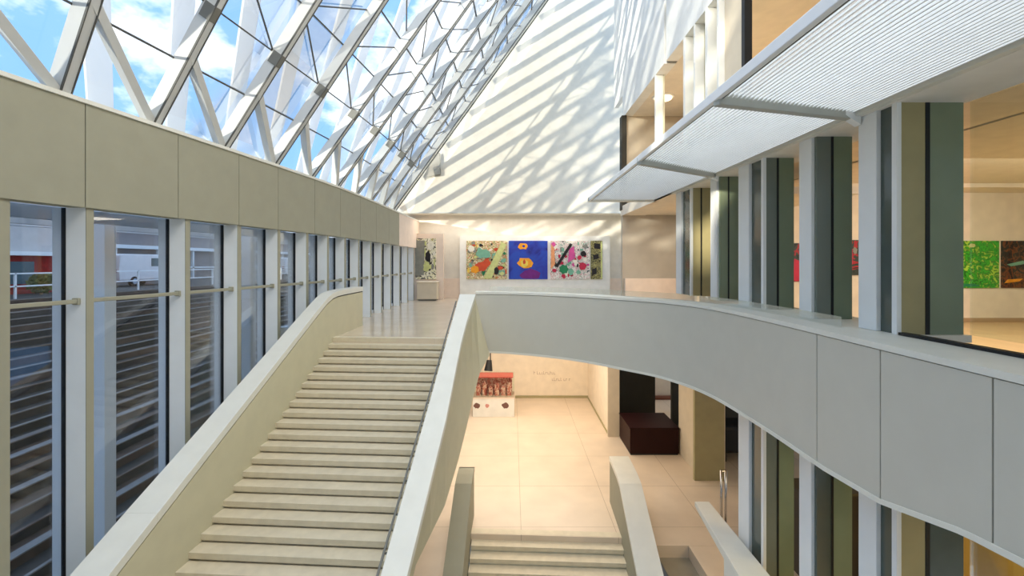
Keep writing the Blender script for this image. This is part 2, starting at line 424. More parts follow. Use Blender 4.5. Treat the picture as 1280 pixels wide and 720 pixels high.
picture('painting', X(583, d), X(634, d), Z(349, d), Z(301, d), d, base1,
        scatter(['lime', 'cream', 'black', 'yellow', 'red', 'teal', 'grey', 'green'], 46, 5)+[(P['teal'], blob(.42, .66, .18, .12, seed=3)), (P['red'], blob(.36, .33, .16, .13, seed=4)), (P['orange'], blob(.2, .25, .1, .1, seed=5)),
         (P['red'], blob(.5, .42, .09, .1, seed=6)), (P['lime'], [(.42, .02), (.62, .02), (.98, .9), (.86, .97)]), (P['cream'], blob(.12, .8, .09, .08, seed=8)),
         (P['black'], blob(.74, .22, .06, .1, seed=9))],
        'mottled yellow and red abstract painting with a pale diagonal wedge', 'mural pictures on the back wall')
picture('painting', X(636, d), X(684.5, d), Z(349, d), Z(301, d), d, base2,
        [(P['violet'], blob(.56, .1, .24, .16, seed=11)), (P['orange'], blob(.38, .86, .13, .08, 12, .3, 51)), (P['blue'], blob(.38, .86, .04, .03, seed=12)),
         (P['orange'], blob(.4, .42, .18, .16, 12, .3, 52)), (P['yellow'], blob(.4, .42, .1, .1, seed=13)), (P['red'], blob(.4, .45, .035, .06, seed=14))],
        'deep blue abstract painting with two orange star shapes', 'mural pictures on the back wall')
picture('painting', X(688, d), X(737, d), Z(349, d), Z(301, d), d, base3,
        scatter(['cream', 'black', 'pink', 'teal', 'crimson', 'grey', 'cream'], 46, 6)+[(P['peach'], [(0, .25), (.12, .4), (.1, .8), (.02, .92)]), (P['black'], [(.12, .34), (.5, .94), (.56, .9), (.18, .3)]), (P['pink'], [(.44, .42), (.62, .55), (.6, .86), (.48, .78)]),
         (P['green'], star(.34, .26, .13, 7, .8, 1.0)), (P['teal'], blob(.52, .2, .07, .09, seed=22)), (P['crimson'], blob(.82, .34, .09, .1, seed=23)),
         (P['black'], blob(.84, .66, .07, .07, seed=24)), (P['crimson'], blob(.74, .56, .05, .06, seed=25))],
        'white abstract painting with pink, green and black shapes', 'mural pictures on the back wall')
picture('painting', X(738.5, d), X(753, d), Z(349, d), Z(301, d), d, base4,
        [(P['lime'], [(.86, 0), (1, 0), (1, 1), (.86, 1)]), (P['black'], [(.1, .1), (.5, .14), (.5, .3), (.1, .26)]), (P['black'], [(.2, .5), (.7, .54), (.66, .66), (.2, .62)]),
         (P['black'], [(.3, .8), (.8, .78), (.8, .92), (.3, .94)])],
        'narrow olive and black patterned painting right of the white one', 'mural pictures on the back wall')
base5 = patchy('picture_mottle_grey', [rgb(36, 36, 30), rgb(120, 116, 110), rgb(232, 226, 190), rgb(240, 236, 220), rgb(180, 170, 110)], 4.2, seed=9)
d = 25.2
mb = MB(); mb.box(X(511, d), X(554, d), d+.055, d+.3, 0, Z(292, d))
struct('trim_3', mb, M['pinkish'])  # pinkish light on this piece of wall put into its colour
picture('painting', X(519, d), X(545, d), Z(349, d), Z(298, d), d, base5,
        scatter(['cream', 'black', 'lime', 'grey'], 20, 7, .04, .12)+[(P['grey'], [(0, .1), (.42, .1), (.46, .95), (0, .95)]), (P['black'], blob(.62, .55, .14, .14, seed=31)), (P['lime'], blob(.55, .3, .16, .14, seed=32)), (P['cream'], blob(.75, .82, .16, .1, seed=33))],
        'narrow grey, black and cream painting at the end of the left windows')
t = thing('display_plinth', 'low beige plinth standing below the grey painting by the left windows', 'plinth', (X(533, 24.6), 24.6, 0))
mb = MB(); mb.box(X(521, 24.4), X(546, 24.4), 24.4, 25.1, .08, Z(352, 24.4)-.05); mb.build('body', M['beige'], t, bevel=.01)
mb = MB(); mb.box(X(521, 24.4)-.03, X(546, 24.4)+.03, 24.36, 25.13, Z(352, 24.4)-.05, Z(352, 24.4)); mb.build('top', M['cream'], t, bevel=.01)
mb = MB(); mb.box(X(521, 24.4)+.05, X(546, 24.4)-.05, 24.5, 25.0, 0, .08); mb.build('foot', M['steelgrey'], t)

# ------------------------------------------------------------------ curved parapet of the landing
GZ, GB = 1.27, -.31
path2 = spline([(-.98, 12.16), (-.5, 12.15), (.35, 11.85), (1.2, 11.4), (1.9, 10.85), (2.5, 10.2), (3.0, 9.65), (3.3, 9.1), (3.52, 8.45), (3.62, 7.7), (3.65, 6.5), (3.63, 5.42), (3.60, 4.45), (3.57, 3.38), (3.55, 2.3), (3.54, 1.0)], 8)
def offs(path, o):
    out = []
    for i, p in enumerate(path):
        a = path[max(0, i-1)]; b = path[min(len(path)-1, i+1)]; t = (b-a).normalized()
        out.append(p+Vector((-t.y, t.x))*o)
    return out
def gb(d):
    tab = [(0, .2), (2, .12), (3.1, .0), (3.6, -.05), (4.45, -.25), (5.3, -.31), (40, -.31)]
    for (a, u), (b, v) in zip(tab[:-1], tab[1:]):
        if d <= b: return u+(v-u)*(d-a)/(b-a)
def strip(path, o0, o1, z0, z1, i0=0, i1=None):
    if callable(z0) or callable(z1):
        f0 = z0; f1 = z1 if callable(z1) else (lambda d: z1)
        a, b = offs(path, o0), offs(path, o1)
        return MB().loft([[(p.x, p.y, f0(p.y)), (q.x, q.y, f0(p.y)), (q.x, q.y, f1(p.y)), (p.x, p.y, f1(p.y))] for p, q in zip(a, b)])
    a, b = offs(path, o0)[i0:i1], offs(path, o1)[i0:i1]
    mb = MB()
    return mb.loft([[(p.x, p.y, z0), (q.x, q.y, z0), (q.x, q.y, z1), (p.x, p.y, z1)] for p, q in zip(a, b)])
par = thing('curved_parapet', 'grey panelled parapet curving round the upper landing and gallery edge', 'parapet', (2.5, 10.2, 0))
def cut(dq): return min(range(len(path2)), key=lambda i: abs(path2[i].y-dq) + (0 if path2[i].x > 2 else 9))
ids = [0, cut(5.47), cut(4.45), cut(3.38), cut(2.3), len(path2)-1]
for a, b in zip(ids[:-1], ids[1:]):
    p = path2[a:b+1]; p = [q.copy() for q in p]
    if a: p[0] = p[0]+(p[1]-p[0]).normalized()*.008
    if b < len(path2)-1: p[-1] = p[-1]+(p[-2]-p[-1]).normalized()*.008
    strip(p, 0, .12, gb, GZ-.07).build('panel', M['bandgrey'], par, smooth=False)
strip(path2, .02, .4, lambda d: gb(d)+.02, GZ-.075).build('core', M['steelgrey'], par)
strip(path2, -.012, .46, GZ-.06, GZ).build('coping', M['coping'], par)
strip(path2, -.012, .05, lambda d: gb(d)-.05, gb).build('lower_trim', M['coping'], par)
gi = cut(5.4)
strip(path2, .36, .375, GZ, 1.40, 6, gi).build('glass_rail', M['glass_rail'], par)

# upper floor slab
inner = offs(path2, .3)
XL = lambda d: -4.92-.068*(12.49-d)
XR = lambda d: -1.36-.052*(12.26-d)
i_end = cut(8.6)
poly = [(-5.75, 12.49), (XL(12.49), 12.49), (XR(12.25), 12.25)]+[(p.x, p.y) for p in inner[3:i_end]]+[(4.2, 8.6), (4.2, 17.3), (9, 17.3), (9, BD+.2), (-7.4, BD+.2), (-7.4, 14.4), (-5.75, 14.4)]
mb = MB(); mb.prism(poly, -.3, 0)
struct('floor', mb, M['floorup'], 'polished pale stone floor of the upper hall', 'floor')
mb = MB(); mb.prism([(4.2, .4), (22, .4), (22, 17.3), (4.2, 17.3)], -.3, -.001)
struct('floor_gallery', mb, M['floorgal'], 'oak floor of the gallery on the right', 'floor')
mb = MB(); mb.prism([(3.95, .4), (4.2, .4), (4.2, 8.6), (3.95, 8.6)], -.3, -.002)
struct('trim_4', mb, M['floorup'])

# ------------------------------------------------------------------ main staircase
R_, T_ = .14, .2675; NS = 33
def zn(d): return -.523*(12.49-d) if d < 12.49 else 0.0
st = thing('staircase', 'broad pale stone staircase rising to the upper landing between solid walls', 'staircase', (-3.3, 8, LOW))
for n in range(NS+1):
    z = -n*R_; dl = 12.49-n*T_; sk = -.24             # right end a little nearer
    xl, xr = XL(dl), XR(dl+sk)
    prof = [(0, 0), (.0, -.105), (.06, -.105), (.06, -R_-.03), (T_+.03, -R_-.03), (T_+.03, 0)]
    if n == 0: prof = [(0, .003), (.0, -.105), (.06, -.105), (.06, -R_-.03), (.2, -R_-.03), (.2, .003)]
    L = [(xl-.02, dl+a, z+b) for a, b in prof]; Rr = [(xr+.02, dl+sk+a, z+b) for a, b in prof]
    MB().loft([L, Rr]).build('step', M['step'], st, bevel=.006)
def zcap(d):                                      # top of the stair walls, eased into the level part
    a = zn(d)+1.27; k = .18
    raw = 1.27-.523*(math.log(1+math.exp((12.45-d)/k))*k)
    return raw
ds = [3.4, 4.5, 5.6, 6.8, 8, 9.2, 10.2, 11, 11.5, 11.9, 12.2, 12.5, 12.8, 13.2, 14.0, 14.9]
def wleft(d): return .30+.20*max(0, min(1, (12-d)/6))
secs = []; caps = []; grv = []
for d in ds:
    x = XL(d) if d < 13 else XL(13)+(d-13)*.0; w = wleft(d); zt = zcap(d); zb = min(zn(d)-.4, -.3)
    secs.append([(x, d, zb), (x, d, zt-.18), (x-w, d, zt-.18), (x-w, d, zb)])
    caps.append([(x+.015, d, zt-.145), (x+.015, d, zt), (x-w-.012, d, zt), (x-w-.012, d, zt-.145)])
    grv.append([(x-.03, d, zt-.185), (x-.03, d, zt-.143), (x-w+.02, d, zt-.143), (x-w+.02, d, zt-.185)])
MB().loft(secs).build('stair_wall', M['tan'], st)
MB().loft(grv).build('shadow_gap', M['darkline'], st)
for i0, i1 in ((0, 3), (3, 6), (6, 15)):
    cs = [list(map(Vector, q)) for q in caps[i0:i1+1]]
    MB().loft(cs).build('coping', M['coping'], st, bevel=.006)
# right-hand wall: top follows the rake, outer face flares in to the curved parapet
topd = [12.15, 11.6, 11.0, 10.3, 9.5, 8.3, 7.2, 6.04, 4.8, 3.6]
def zcap2(d): return 1.27-.523*max(0, 12.26-d)
def xo(d):
    tab = [(3.6, -1.55), (4.8, -1.46), (6.04, -1.37), (8.3, -1.21), (10.64, -1.15), (12.15, -.98)]
    for (a, u), (b, v) in zip(tab[:-1], tab[1:]):
        if d <= b+1e-6: return u+(v-u)*(d-a)/(b-a)
    return -.98
bpx = [(612, 444, 12.1), (600, 466, 11.65), (592, 494, 11.2), (583, 535, 10.5), (573, 575, 9.7), (556, 632, 8.6), (538, 669, 7.8), (512, 722, 7.0)]
bots = [at(*q) for q in bpx]+[Vector((-1.62, 5.6, -3.75)), Vector((-1.66, 4.4, -4.55))]
secs = []; caps = []
for d, b in zip(topd, bots):
    x1 = xo(d); x0 = XR(d); zt = zcap2(d)
    secs.append([(x1, d, zt-.13), Vector(b), (x0, b.y, b.z-.0), (x0, d, zt-.13)])
    caps.append([(x1+.008, d, zt-.128), (x1+.008, d, zt), (x0-.03, d, zt), (x0-.03, d, zt-.128)])
MB().loft(secs).build('stair_wall', M['tan'], st)
MB().loft(caps).build('coping', M['coping'], st, bevel=.006)
mb = MB(); hp = [Vector((XR(d)-.10, d, zcap2(d)-.10)) for d in (12.0, 10, 8, 6, 4)]
for a, b in zip(hp[:-1], hp[1:]): mb.tube(a, b, .018)
hr = mb.build('handrail', M['steelgrey'], st)
for k in range(15):
    d = 11.8-k*.5; p = Vector((XR(d)-.10, d, zcap2(d)-.10))
    mb = MB(); mb.bar(p-Vector((0, 0, .015)), p+Vector((.11, 0, -.03)), .03, .02); mb.build('bracket', M['steelgrey'], hr)
# soffit below the flight
mb = MB(); mb.loft([[(XL(d), d, zn(d)-R_-.08), (XR(d), d, zn(d)-R_-.08), (XR(d), d, zn(d)-.42), (XL(d), d, zn(d)-.42)] for d in (12.4, 9, 6, 4.4)])
mb.build('soffit', M['tan'], st)

# ------------------------------------------------------------------ lower level
D_ = E-LOW
mb = MB(); mb.prism([(-6.6, -2), (-1.42, -2), (-1.42, 11.2), (2.7, 11.0), (3.2, 11.0), (3.2, 10.7), (5.3, 10.7), (14, 10.7), (14, 26), (-6.6, 26)], LOW-.3, LOW)
struct('floor_lower', mb, M['floorlow'], 'pale stone floor of the lower hall', 'floor')
mb = MB(); mb.box(-1.42, 14, -2, 11.5, -7.2, -7.0)
struct('floor_bottom', mb, M['floorlow'])
mb = MB(); mb.box(-6, 3.74, 22.4, 22.7, LOW, -.31)
struct('wall_lower_back', mb, M['cream'], 'cream end wall of the lower hall with faint lettering', 'wall')
mb = MB(); mb.box(-6, 3.74, 22.36, 22.4, LOW, LOW+.11)
struct('baseboard_lower_back', mb, M['olive'])
mb = MB(); mb.box(3.74, 4.05, 17.46, 22.7, LOW, -.31)
struct('wall_lower_side', mb, M['cream'])
mb = MB(); mb.box(3.70, 3.74, 17.5, 22.36, LOW, LOW+.06)
struct('baseboard_lower_side', mb, M['olive'])
mb = MB(); mb.box(3.66, 4.10, 17.36, 17.48, LOW, -.31)
struct('trim_5', mb, M['beige'])
# faint lettering rows on the cream wall (too soft to read in the photo)
rr = random.Random(5)
ltm = mat('lettering_grey', rgb(190, 170, 148), .7)
for k, (xa, xb, yy) in enumerate(((667, 693, 468), (690, 715, 476))):
    x = X(xa, 22.4); xe = X(xb, 22.4); z = Z(yy, 22.4)
    t = thing('wall_lettering', ['upper row of faint grey wall lettering in the lower hall', 'lower row of faint grey wall lettering in the lower hall'][k], 'lettering', (x, 22.39, z), 'faint lettering on the cream wall')
    while x < xe:
        w = rr.uniform(.05, .09); h = rr.choice((.11, .11, .16)); f = rr.choice((0, .09))
        mb = MB(); mb.box(x, x+.02, 22.385, 22.3995, z, z+h); mb.box(x+.019, x+w, 22.385, 22.3995, z+f, z+f+.02)
        mb.build('letter', ltm, t)
        x += w+rr.choice((.03, .03, .09))

# lower flight of stairs with its two walls
ls = thing('staircase', 'lower stone staircase descending from the lower hall towards the viewer', 'staircase', (.9, 10, -6.8))
for n in range(1, 16):
    z = LOW-n*R_; dl = 11.2-n*T_
    prof = [(0, 0), (0, -.1), (.06, -.1), (.06, -R_-.03), (T_+.03, -R_-.03), (T_+.03, 0)]
    xl, xr = -.98-.03*(11.2-dl), 2.68-.04*(11.2-dl)
    MB().loft([[(xl, dl+a, z+b) for a, b in prof], [(xr, dl-.18+a, z+b) for a, b in prof]]).build('step', M['step'], ls, bevel=.006)
mb = MB(); mb.loft([[(-1.0, 11.2+a, LOW+b) for a, b in ((0, .004), (0, -.1), (.06, -.1), (.06, -.17), (.2, -.17), (.2, .004))],
                    [(2.7, 11.02+a, LOW+b) for a, b in ((0, .004), (0, -.1), (.06, -.1), (.06, -.17), (.2, -.17), (.2, .004))]])
mb.build('step', M['step'], ls)
def lwall(xa, xb, dend, shift, capmat):
    ds = [5.5, 7, 8.5, 10, 10.8, 11.2, 11.6, 12.0, dend]; s1 = []; s2 = []
    for d in ds:
        zt = LOW+1.27-.523*max(0, 11.3-d); o = shift*(dend-d); zb = LOW-.5-.523*max(0, 11.2-d)
        s1.append([(xa+o, d, zb), (xa+o, d, zt-.13), (xb+o, d, zt-.13), (xb+o, d, zb)])
        s2.append([(xa-.015+o, d, zt-.115), (xa-.015+o, d, zt), (xb+.015+o, d, zt), (xb+.015+o, d, zt-.115)])
    MB().loft(s1).build('stair_wall', M['band'], ls); MB().loft(s2).build('coping', capmat, ls, bevel=.006)
lwall(-1.38, -1.0, 11.95, -.01, M['band'])
lwall(2.72, 3.23, 12.67, -.04, M['coping'])
# low wall along the foot of the right-hand glass
t = thing('low_wall', 'low pale wall with sloped top below the lower right windows', 'wall', (3.9, 6, LOW))
zz = E-5.0
sA = [[(3.84-.09*(9.5-d), d, zb), (3.84-.09*(9.5-d), d, zz-.1), (4.10, d, zz-.1), (4.10, d, zb)] for d, zb in ((3, -7), (5, -7), (7, -7), (7.9, -7), (7.95, zz-.18), (9.5, zz-.14))]
sB = [[(3.82-.09*(9.5-d), d, zz-.1), (3.82-.09*(9.5-d), d, zz), (4.12, d, zz), (4.12, d, zz-.1)] for d in (3, 5, 7, 8.3, 9.52)]
MB().loft(sA).build('body', M['coping'], t); MB().loft(sB).build('coping', M['coping'], t, bevel=.006)
t = thing('landing_steps', 'grey stone steps going down beside the low wall on the right', 'steps', (3.6, 9.6, -7))
for k in range(3):
    ya, yb = 10.68-.9*(k+1), 10.70-.9*k; XA = lambda y: 3.36+.04*(12.67-y); XB = lambda y: 3.80-.09*(9.5-y) if y < 9.5 else 4.6-.55*(10.7-y)
    mb = MB(); mb.prism([(XA(ya), ya), (XB(ya), ya), (XB(yb), yb), (XA(yb), yb)], LOW-.9-.28*k, LOW-.28*(k+1)); mb.build('step', mat('grey_step', rgb(150, 142, 124), .6), t, bevel=.008)

# counter, wall panels and pier of the lower hall
t = thing('reception_counter', 'dark maroon counter standing in the lower hall doorway', 'counter', (4.9, 15.8, LOW))
mb = MB(); mb.box(4.08, 5.76, 15.72, 17.28, LOW+.06, LOW+.92); mb.build('front_panel', M['maroon'], t, bevel=.01)
mb = MB(); mb.box(4.06, 5.78, 15.70, 17.3, LOW+.92, LOW+.95); mb.build('top', M['maroon'], t, bevel=.01)
mb = MB(); mb.box(4.1, 5.74, 15.74, 17.26, LOW, LOW+.06); mb.build('plinth', M['black'], t)
mb = MB(); mb.box(4.06, X(819, 18.8), 18.8, 19.0, LOW, -.31)
struct('wall_charcoal', mb, M['charcoal'])
mb = MB(); mb.box(4.06, 12, 22.4, 22.6, LOW, -.31)
struct('wall_lower_far', mb, M['cream'])
t = thing('wall_shelf', 'dark narrow shelf on the bright wall behind the maroon counter', 'shelf', (7.2, 22.2, Z(498, 22)))
mb = MB(); mb.box(X(818, 22.1), X(846, 22.1), 22.05, 22.39, Z(500, 22.1), Z(496.5, 22.1)); mb.build('board', mat('shelf_brown', rgb(120, 70, 50), .6), t)
for xx in (X(824, 22.1), X(841, 22.1)):
    mb = MB(); mb.box(xx-.03, xx+.03, 22.1, 22.39, Z(503, 22.1), Z(500, 22.1)); mb.build('bracket', M['steelgrey'], t)
mb = MB(); mb.box(X(846, 20), X(852, 20), 20, 20.3, LOW, -.31)
struct('trim_6', mb, M['beige'])
mb = MB(); mb.box(5.82, 6.7, 14.3, 15.9, LOW, -.31)
struct('wall_pier', mb, M['beige'], 'pale square pier at the right of the lower hall', 'pier')
mb = MB(); mb.box(5.7, 6.45, 13.9, 14.3, LOW, -.31); mb.box(X(868, 13.9), X(905, 13.9), 13.88, 14.0, LOW, -.31)
struct('wall_pier_shaded', mb, M['olive'])  # darker part of the pier, the difference in light put into olive colour
mb = MB(); mb.box(6.2, 14, 17.6, 17.8, LOW, -.31)
struct('wall_lower_dark', mb, M['charcoal'])
t = thing('bench', 'dark low bench in the brown room behind the olive wall', 'bench', (7.4, 15.5, LOW))
mb = MB(); mb.box(6.9, 9.2, 15.1, 16.1, LOW+.3, LOW+1.2); mb.build('seat', M['black'], t, bevel=.1)
for xx in (7.1, 9.0):
    mb = MB(); mb.box(xx-.06, xx+.06, 15.2, 16.0, LOW, LOW+.32); mb.build('leg', M['black'], t)
t = thing('door_pull', 'pair of chrome upright bars standing before the olive wall', 'handle', (X(904, 11.4), 11.4, LOW))
for xx in (X(901.5, 11.4), X(907, 11.4)):
    mb = MB(); mb.tube((xx, 11.4, LOW), (xx, 11.4, Z(588, 11.4)), .028); mb.build('bar', M['chrome'], t, smooth=True)
mb = MB(); mb.box(X(899, 11.4), X(909.5, 11.4), 11.33, 11.47, LOW, LOW+.03); mb.build('base', M['chrome'], t)
mb = MB(); mb.tube((X(900.5, 11.4), 11.4, Z(589, 11.4)), (X(908, 11.4), 11.4, Z(589, 11.4)), .02); mb.build('crossbar', M['chrome'], t)

# display case with small red models
d = 19.6
t = thing('display_case', 'white display case with a reddish model inside on the lower hall floor', 'display case', (X(618, d), d, LOW))
xa, xb = X(591, d), X(643, d)
zc = Z(497, d)
mb = MB(); mb.box(xa, xb, d, d+.9, LOW, zc-.04); mb.build('plinth', M['white'], t, bevel=.01)
mb = MB(); mb.box(xa-.02, xb+.02, d-.02, d+.92, zc-.04, zc); mb.build('base_board', M['pinkish'], t)
zt = Z(471, d)
mb = MB(); mb.box(xa, xb, d, d+.9, zc, zt); mb.build('vitrine', M['glass_clear'], t)
redm = patchy('model_red', [rgb(150, 60, 50), rgb(214, 130, 110), rgb(236, 200, 180), rgb(180, 90, 70)], 5, seed=3)
mb = MB(); mb.box(xa+.1, xb-.1, d+.7, d+.8, zc, zt-.08); mb.build('backdrop', redm, t)
mb = MB(); mb.box(xa+.05, xb-.05, d+.05, d+.85, zt-.06, zt-.015); mb.build('lid_trim', mat('red_trim', rgb(206, 90, 80), .5), t)
for k in range(6):
    x = xa+.22+k*.27; h = (.34, .5, .28, .46, .3, .42)[k]
    mb = MB(); mb.box(x-.09, x+.09, d+.3, d+.5, zc, zc+h); mb.loft([[(x-.11, d+.28, zc+h), (x+.11, d+.28, zc+h), (x+.11, d+.52, zc+h), (x-.11, d+.52, zc+h)], [(x-.02, d+.38, zc+h+.13), (x+.02, d+.38, zc+h+.13), (x+.02, d+.42, zc+h+.13), (x-.02, d+.42, zc+h+.13)]])
    mb.build('model_house', redm, t)
for px_, r in ((596, .14), (609, .09), (632, .15)):
    mb = MB(); mb.front([(X(px_, d)+a*1, Z(507, d)+b*1) for a, b in blob(0, 0, r, r*.9, seed=px_)], d-.006, d-.001)
    mb.build('emblem', mat('emblem_%d' % px_, rgb(120, 84, 76) if px_ != 609 else rgb(214, 150, 140), .6), t)
# hanging spotlight
d = 18
t = thing('pendant_spotlight', 'small black spotlight hanging from the lower hall ceiling', 'light', (X(611, d), d, -.31))
mb = MB(); mb.tube((X(613, d), d, -.31), (X(613, d), d, Z(451, d)), .022); mb.build('stem', M['black'], t)
mb = MB(); mb.tube((X(611.5, d), d, Z(450, d)), (X(610.5, d), d-.06, Z(463, d)), .10, .17, 16); mb.build('shade', M['black'], t, smooth=False)
mb = MB(); mb.tube((X(613, d), d, -.33), (X(613, d), d, -.31), .09); mb.build('ceiling_plate', M['black'], t)

# ------------------------------------------------------------------ right facade
XP, XI = 4.2, 4.78; WH = 3.81
piers = [(11.66, 11.3, 10.7, 'A'), (9.64, 9.34, None, 'B'), (8.45, 8.07, 7.62, 'A'), (6.66, 6.39, None, 'B'), (5.52, 5.25, 4.98, 'A')]
lab = ['slim white pier at the far end', 'second white pier from the far end', 'third white pier along the gallery', 'fourth white pier along the gallery', 'nearest wide pier beside the gallery opening']
def strips(y, z0, z1, parent, tone, x0=XP+.04, x1=XI-.05):
    w = x1-x0; mA, mB = tone
    MB().box(x0, x0+w*.40, y, y+.05, z0, z1).build('glass_strip', mA, parent)
    MB().box(x0+w*.40, x0+w*.47, y-.006, y+.06, z0, z1).build('gasket', M['darkline'], parent)
    MB().box(x0+w*.47, x1, y, y+.05, z0, z1).build('glass_strip', mB, parent)
for lev, (z0, z1) in enumerate(((GZ, WH), (LOW, -.31))):
    for i, (da, db, df, kind) in enumerate(piers):
        if lev == 1 and da > 9: continue
        t = thing('window_pier', (lab[i]+' of the upper gallery windows' if lev == 0 else lab[i].replace('along the gallery', 'along the windows').replace('beside the gallery opening', 'before the ochre room')+' below the curved parapet')[:110],
                  'pier', (XP, (da+db)/2, z0), 'upper window piers' if lev == 0 else 'lower window piers')
        MB().box(XP, XP+.14, db, da, z0, z1).build('pier_face', M['fin'], t, bevel=.006)
        if lev == 0:
            tones = {0: (M['tanpane'], M['tanpane']), 1: (M['greenpane'], M['greenpane']), 2: (M['greypane'], M['greenpane']), 3: (M['greypane'], M['greenpane']), 4: (M['tanpane'], M['greenpane'])}[i]
        else:
            tones = {1: (M['darkpane'], M['olive']), 2: (M['greypane'], M['greenpane']), 3: (M['darkpane'], M['greenpane']), 4: (M['olive'], M['darkpane'])}[i]
        if kind == 'A':
            MB().box(XP+.05, XP+.09, df+.06, db-.005, z0, z1).build('dark_pane', M['darkpane'], t)
            MB().box(XP-.0, XP+.05, df-.012, df+.055, z0, z1).build('edge_bar', M['fin'], t)
            strips(df, z0, z1, t, tones, x1=4.94 if df < 5 else 4.72)
        else:
            strips(db-.06, z0, z1, t, tones, x1=4.64 if db > 9 else 4.73)
# clear panes between the piers
segs = [(-.5, 4.95), (5.56, 6.30), (6.7, 7.58), (8.5, 9.24), (9.68, 10.66)]
k = 20
for (a, b) in segs:
    for (z0, z1) in ((GZ, WH), (LOW, -.31)):
        if z0 < 0 and a > 8: continue
        w = struct_empty('window_%d' % k, (XI, a, z0)); k += 1
        xx = XI+.2 if (a < 0) else XI+.1
        MB().box(xx, xx+.02, a, b, z0, z1).build('pane', M['glass_clear'], w)
        xf = XP+.03 if a < 0 else xx
        MB().box(xf-.03, xf+.06, a, b, z0, z0+.03).build('bottom_frame', M['darkline'] if z0 < 0 or a < 0 else M['fin'], w)
mb = MB(); mb.box(XP-.02, XI+.2, -1, 11.75, WH, WH+.35)
struct('trim_7', mb, M['white'])
mb = MB(); mb.box(XP-.1, XI+.2, 11.75, 17.2, WH, WH+.35)
struct('trim_8', mb, M['peach'])
# sill strip behind parapet
mb = MB(); mb.box(3.95, XP+.06, .8, 4.93, GZ-.08, GZ-.002); mb.box(3.95, XI+.2, 4.93, 8.7, GZ-.08, GZ-.002)
struct('trim_9', mb, M['coping'])
# gallery room
GH = 4.6
mb = MB(); mb.box(5.0, 8.62, -1, 17.2, GH, GH+.2); mb.box(8.74, 22, -1, 17.2, GH, GH+.2); mb.box(8.62, 8.74, -1, 17.2, GH+.12, GH+.2)
struct('ceiling_gallery', mb, M['peach'], 'warm plaster ceiling of the gallery with a dark slot', 'ceiling')
mb = MB(); mb.box(8.6, 8.76, -1, 15.7, GH+.06, GH+.12)
struct('trim_10', mb, M['black'])
GD = 15.75
mb = MB(); mb.box(6.4, 22, GD, GD+.2, 0, GH)
struct('wall_gallery', mb, M['cream'], 'cream picture wall at the end of the gallery', 'wall')
mb = MB(); mb.box(6.4, 22, GD-.03, GD, 0, .14)
struct('baseboard_gallery', mb, M['brownwall'])
mb = MB(); mb.box(22, 22.2, -1, 16, 0, GH)
struct('wall_gallery_side', mb, M['cream'])
mb = MB(); mb.box(10.5, 22, 14.6, GD, GH-.13, GH)
struct('trim_11', mb, M['cream'])
gb = patchy('picture_leaf_green', [rgb(10, 70, 20), rgb(24, 140, 30), rgb(60, 190, 40), rgb(20, 110, 30), rgb(170, 214, 70)], 6.0, kind='smooth', seed=1)
db_ = patchy('picture_dark_brown', [rgb(20, 12, 10), rgb(40, 22, 16), rgb(20, 40, 34), rgb(130, 70, 30), rgb(16, 12, 12)], 3.6, kind='smooth', seed=6)
rb_ = patchy('picture_dark_red', [rgb(24, 30, 28), rgb(50, 60, 54), rgb(170, 30, 40), rgb(30, 40, 36)], 2.8, seed=7)
y = GD-.0555
picture('painting', X(1165, y), X(1249, y), Z(360, y), Z(301, y), y, gb, [(P['lime'], blob(.6, .9, .05, .04, seed=41)), (P['green'], blob(.4, .06, .3, .04, seed=42))],
        'bright leaf green painting on the gallery wall at the far right')
picture('painting', X(1253, y), X(1360, y), Z(360, y), Z(301, y), y, db_, [(P['orange'], [(.02, .1), (.2, .14), (.24, .2), (.06, .18)]), (P['teal'], [(.05, .5), (.24, .58), (.3, .52), (.1, .46)])],
        'dark brown painting at the right picture edge next to the green one')
picture('painting', X(984, y), X(1006, y), Z(352, y), Z(304, y), y, rb_, [(P['crimson'], [(.3, 0), (.95, 0), (.9, .5), (.4, .6)])],
        'dark painting with a red patch glimpsed between the third and fourth gallery piers')
picture('painting', X(1052, y), X(1080, y), Z(344, y), Z(300, y), y, rb_, [(P['crimson'], [(.2, .3), (.5, .3), (.5, .75), (.25, .7)]), (P['grey'], blob(.6, .7, .1, .1, seed=44))],
        'dark grey painting glimpsed left of the nearest wide pier')
# recess beyond the piers
mb = MB(); mb.box(4.12, 8.9, 17.0, 17.2, 0, GH)
struct('wall_recess', mb, M['greywall'], 'warm grey wall at the back of the side passage', 'wall')
mb = MB(); mb.box(4.2, 8.9, 16.86, 17.0, 0, Z(348, 17))
struct('baseboard_recess', mb, M['pinkish'])
mb = MB(); mb.box(4.75, 9, 11.75, 17.2, WH+.02, WH+.2)
struct('ceiling_passage', mb, M['peach'])
mb = MB(); mb.box(4.9, 6.5, 11.75, 11.9, 0, WH+.3)
struct('wall_gallery_end', mb, M['beige'])
# lower rooms behind the right glass
mb = MB(); mb.box(9.4, 9.6, -1, 10, LOW, -.31)
struct('wall_ochre', mb, M['ochre'], 'ochre wall of the lower right room', 'wall')
mb = MB(); mb.box(4.15, 14, -1, 10.69, LOW-.3, LOW+.002)
struct('floor_lower_room', mb, M['floorlow'])
t = thing('cabinet', 'dark low cabinet behind the lower green windows', 'cabinet', (6.7, 9.6, LOW))
mb = MB(); mb.box(6.0, 8.6, 9.3, 9.9, LOW+.1, LOW+1.9); mb.build('body', M['black'], t, bevel=.01)
mb = MB(); mb.box(5.96, 8.64, 9.26, 9.94, LOW+1.9, LOW+1.95); mb.build('top', M['charcoal'], t)
mb = MB(); mb.box(6.1, 8.5, 9.35, 9.85, LOW, LOW+.1); mb.build('plinth', M['steelgrey'], t)

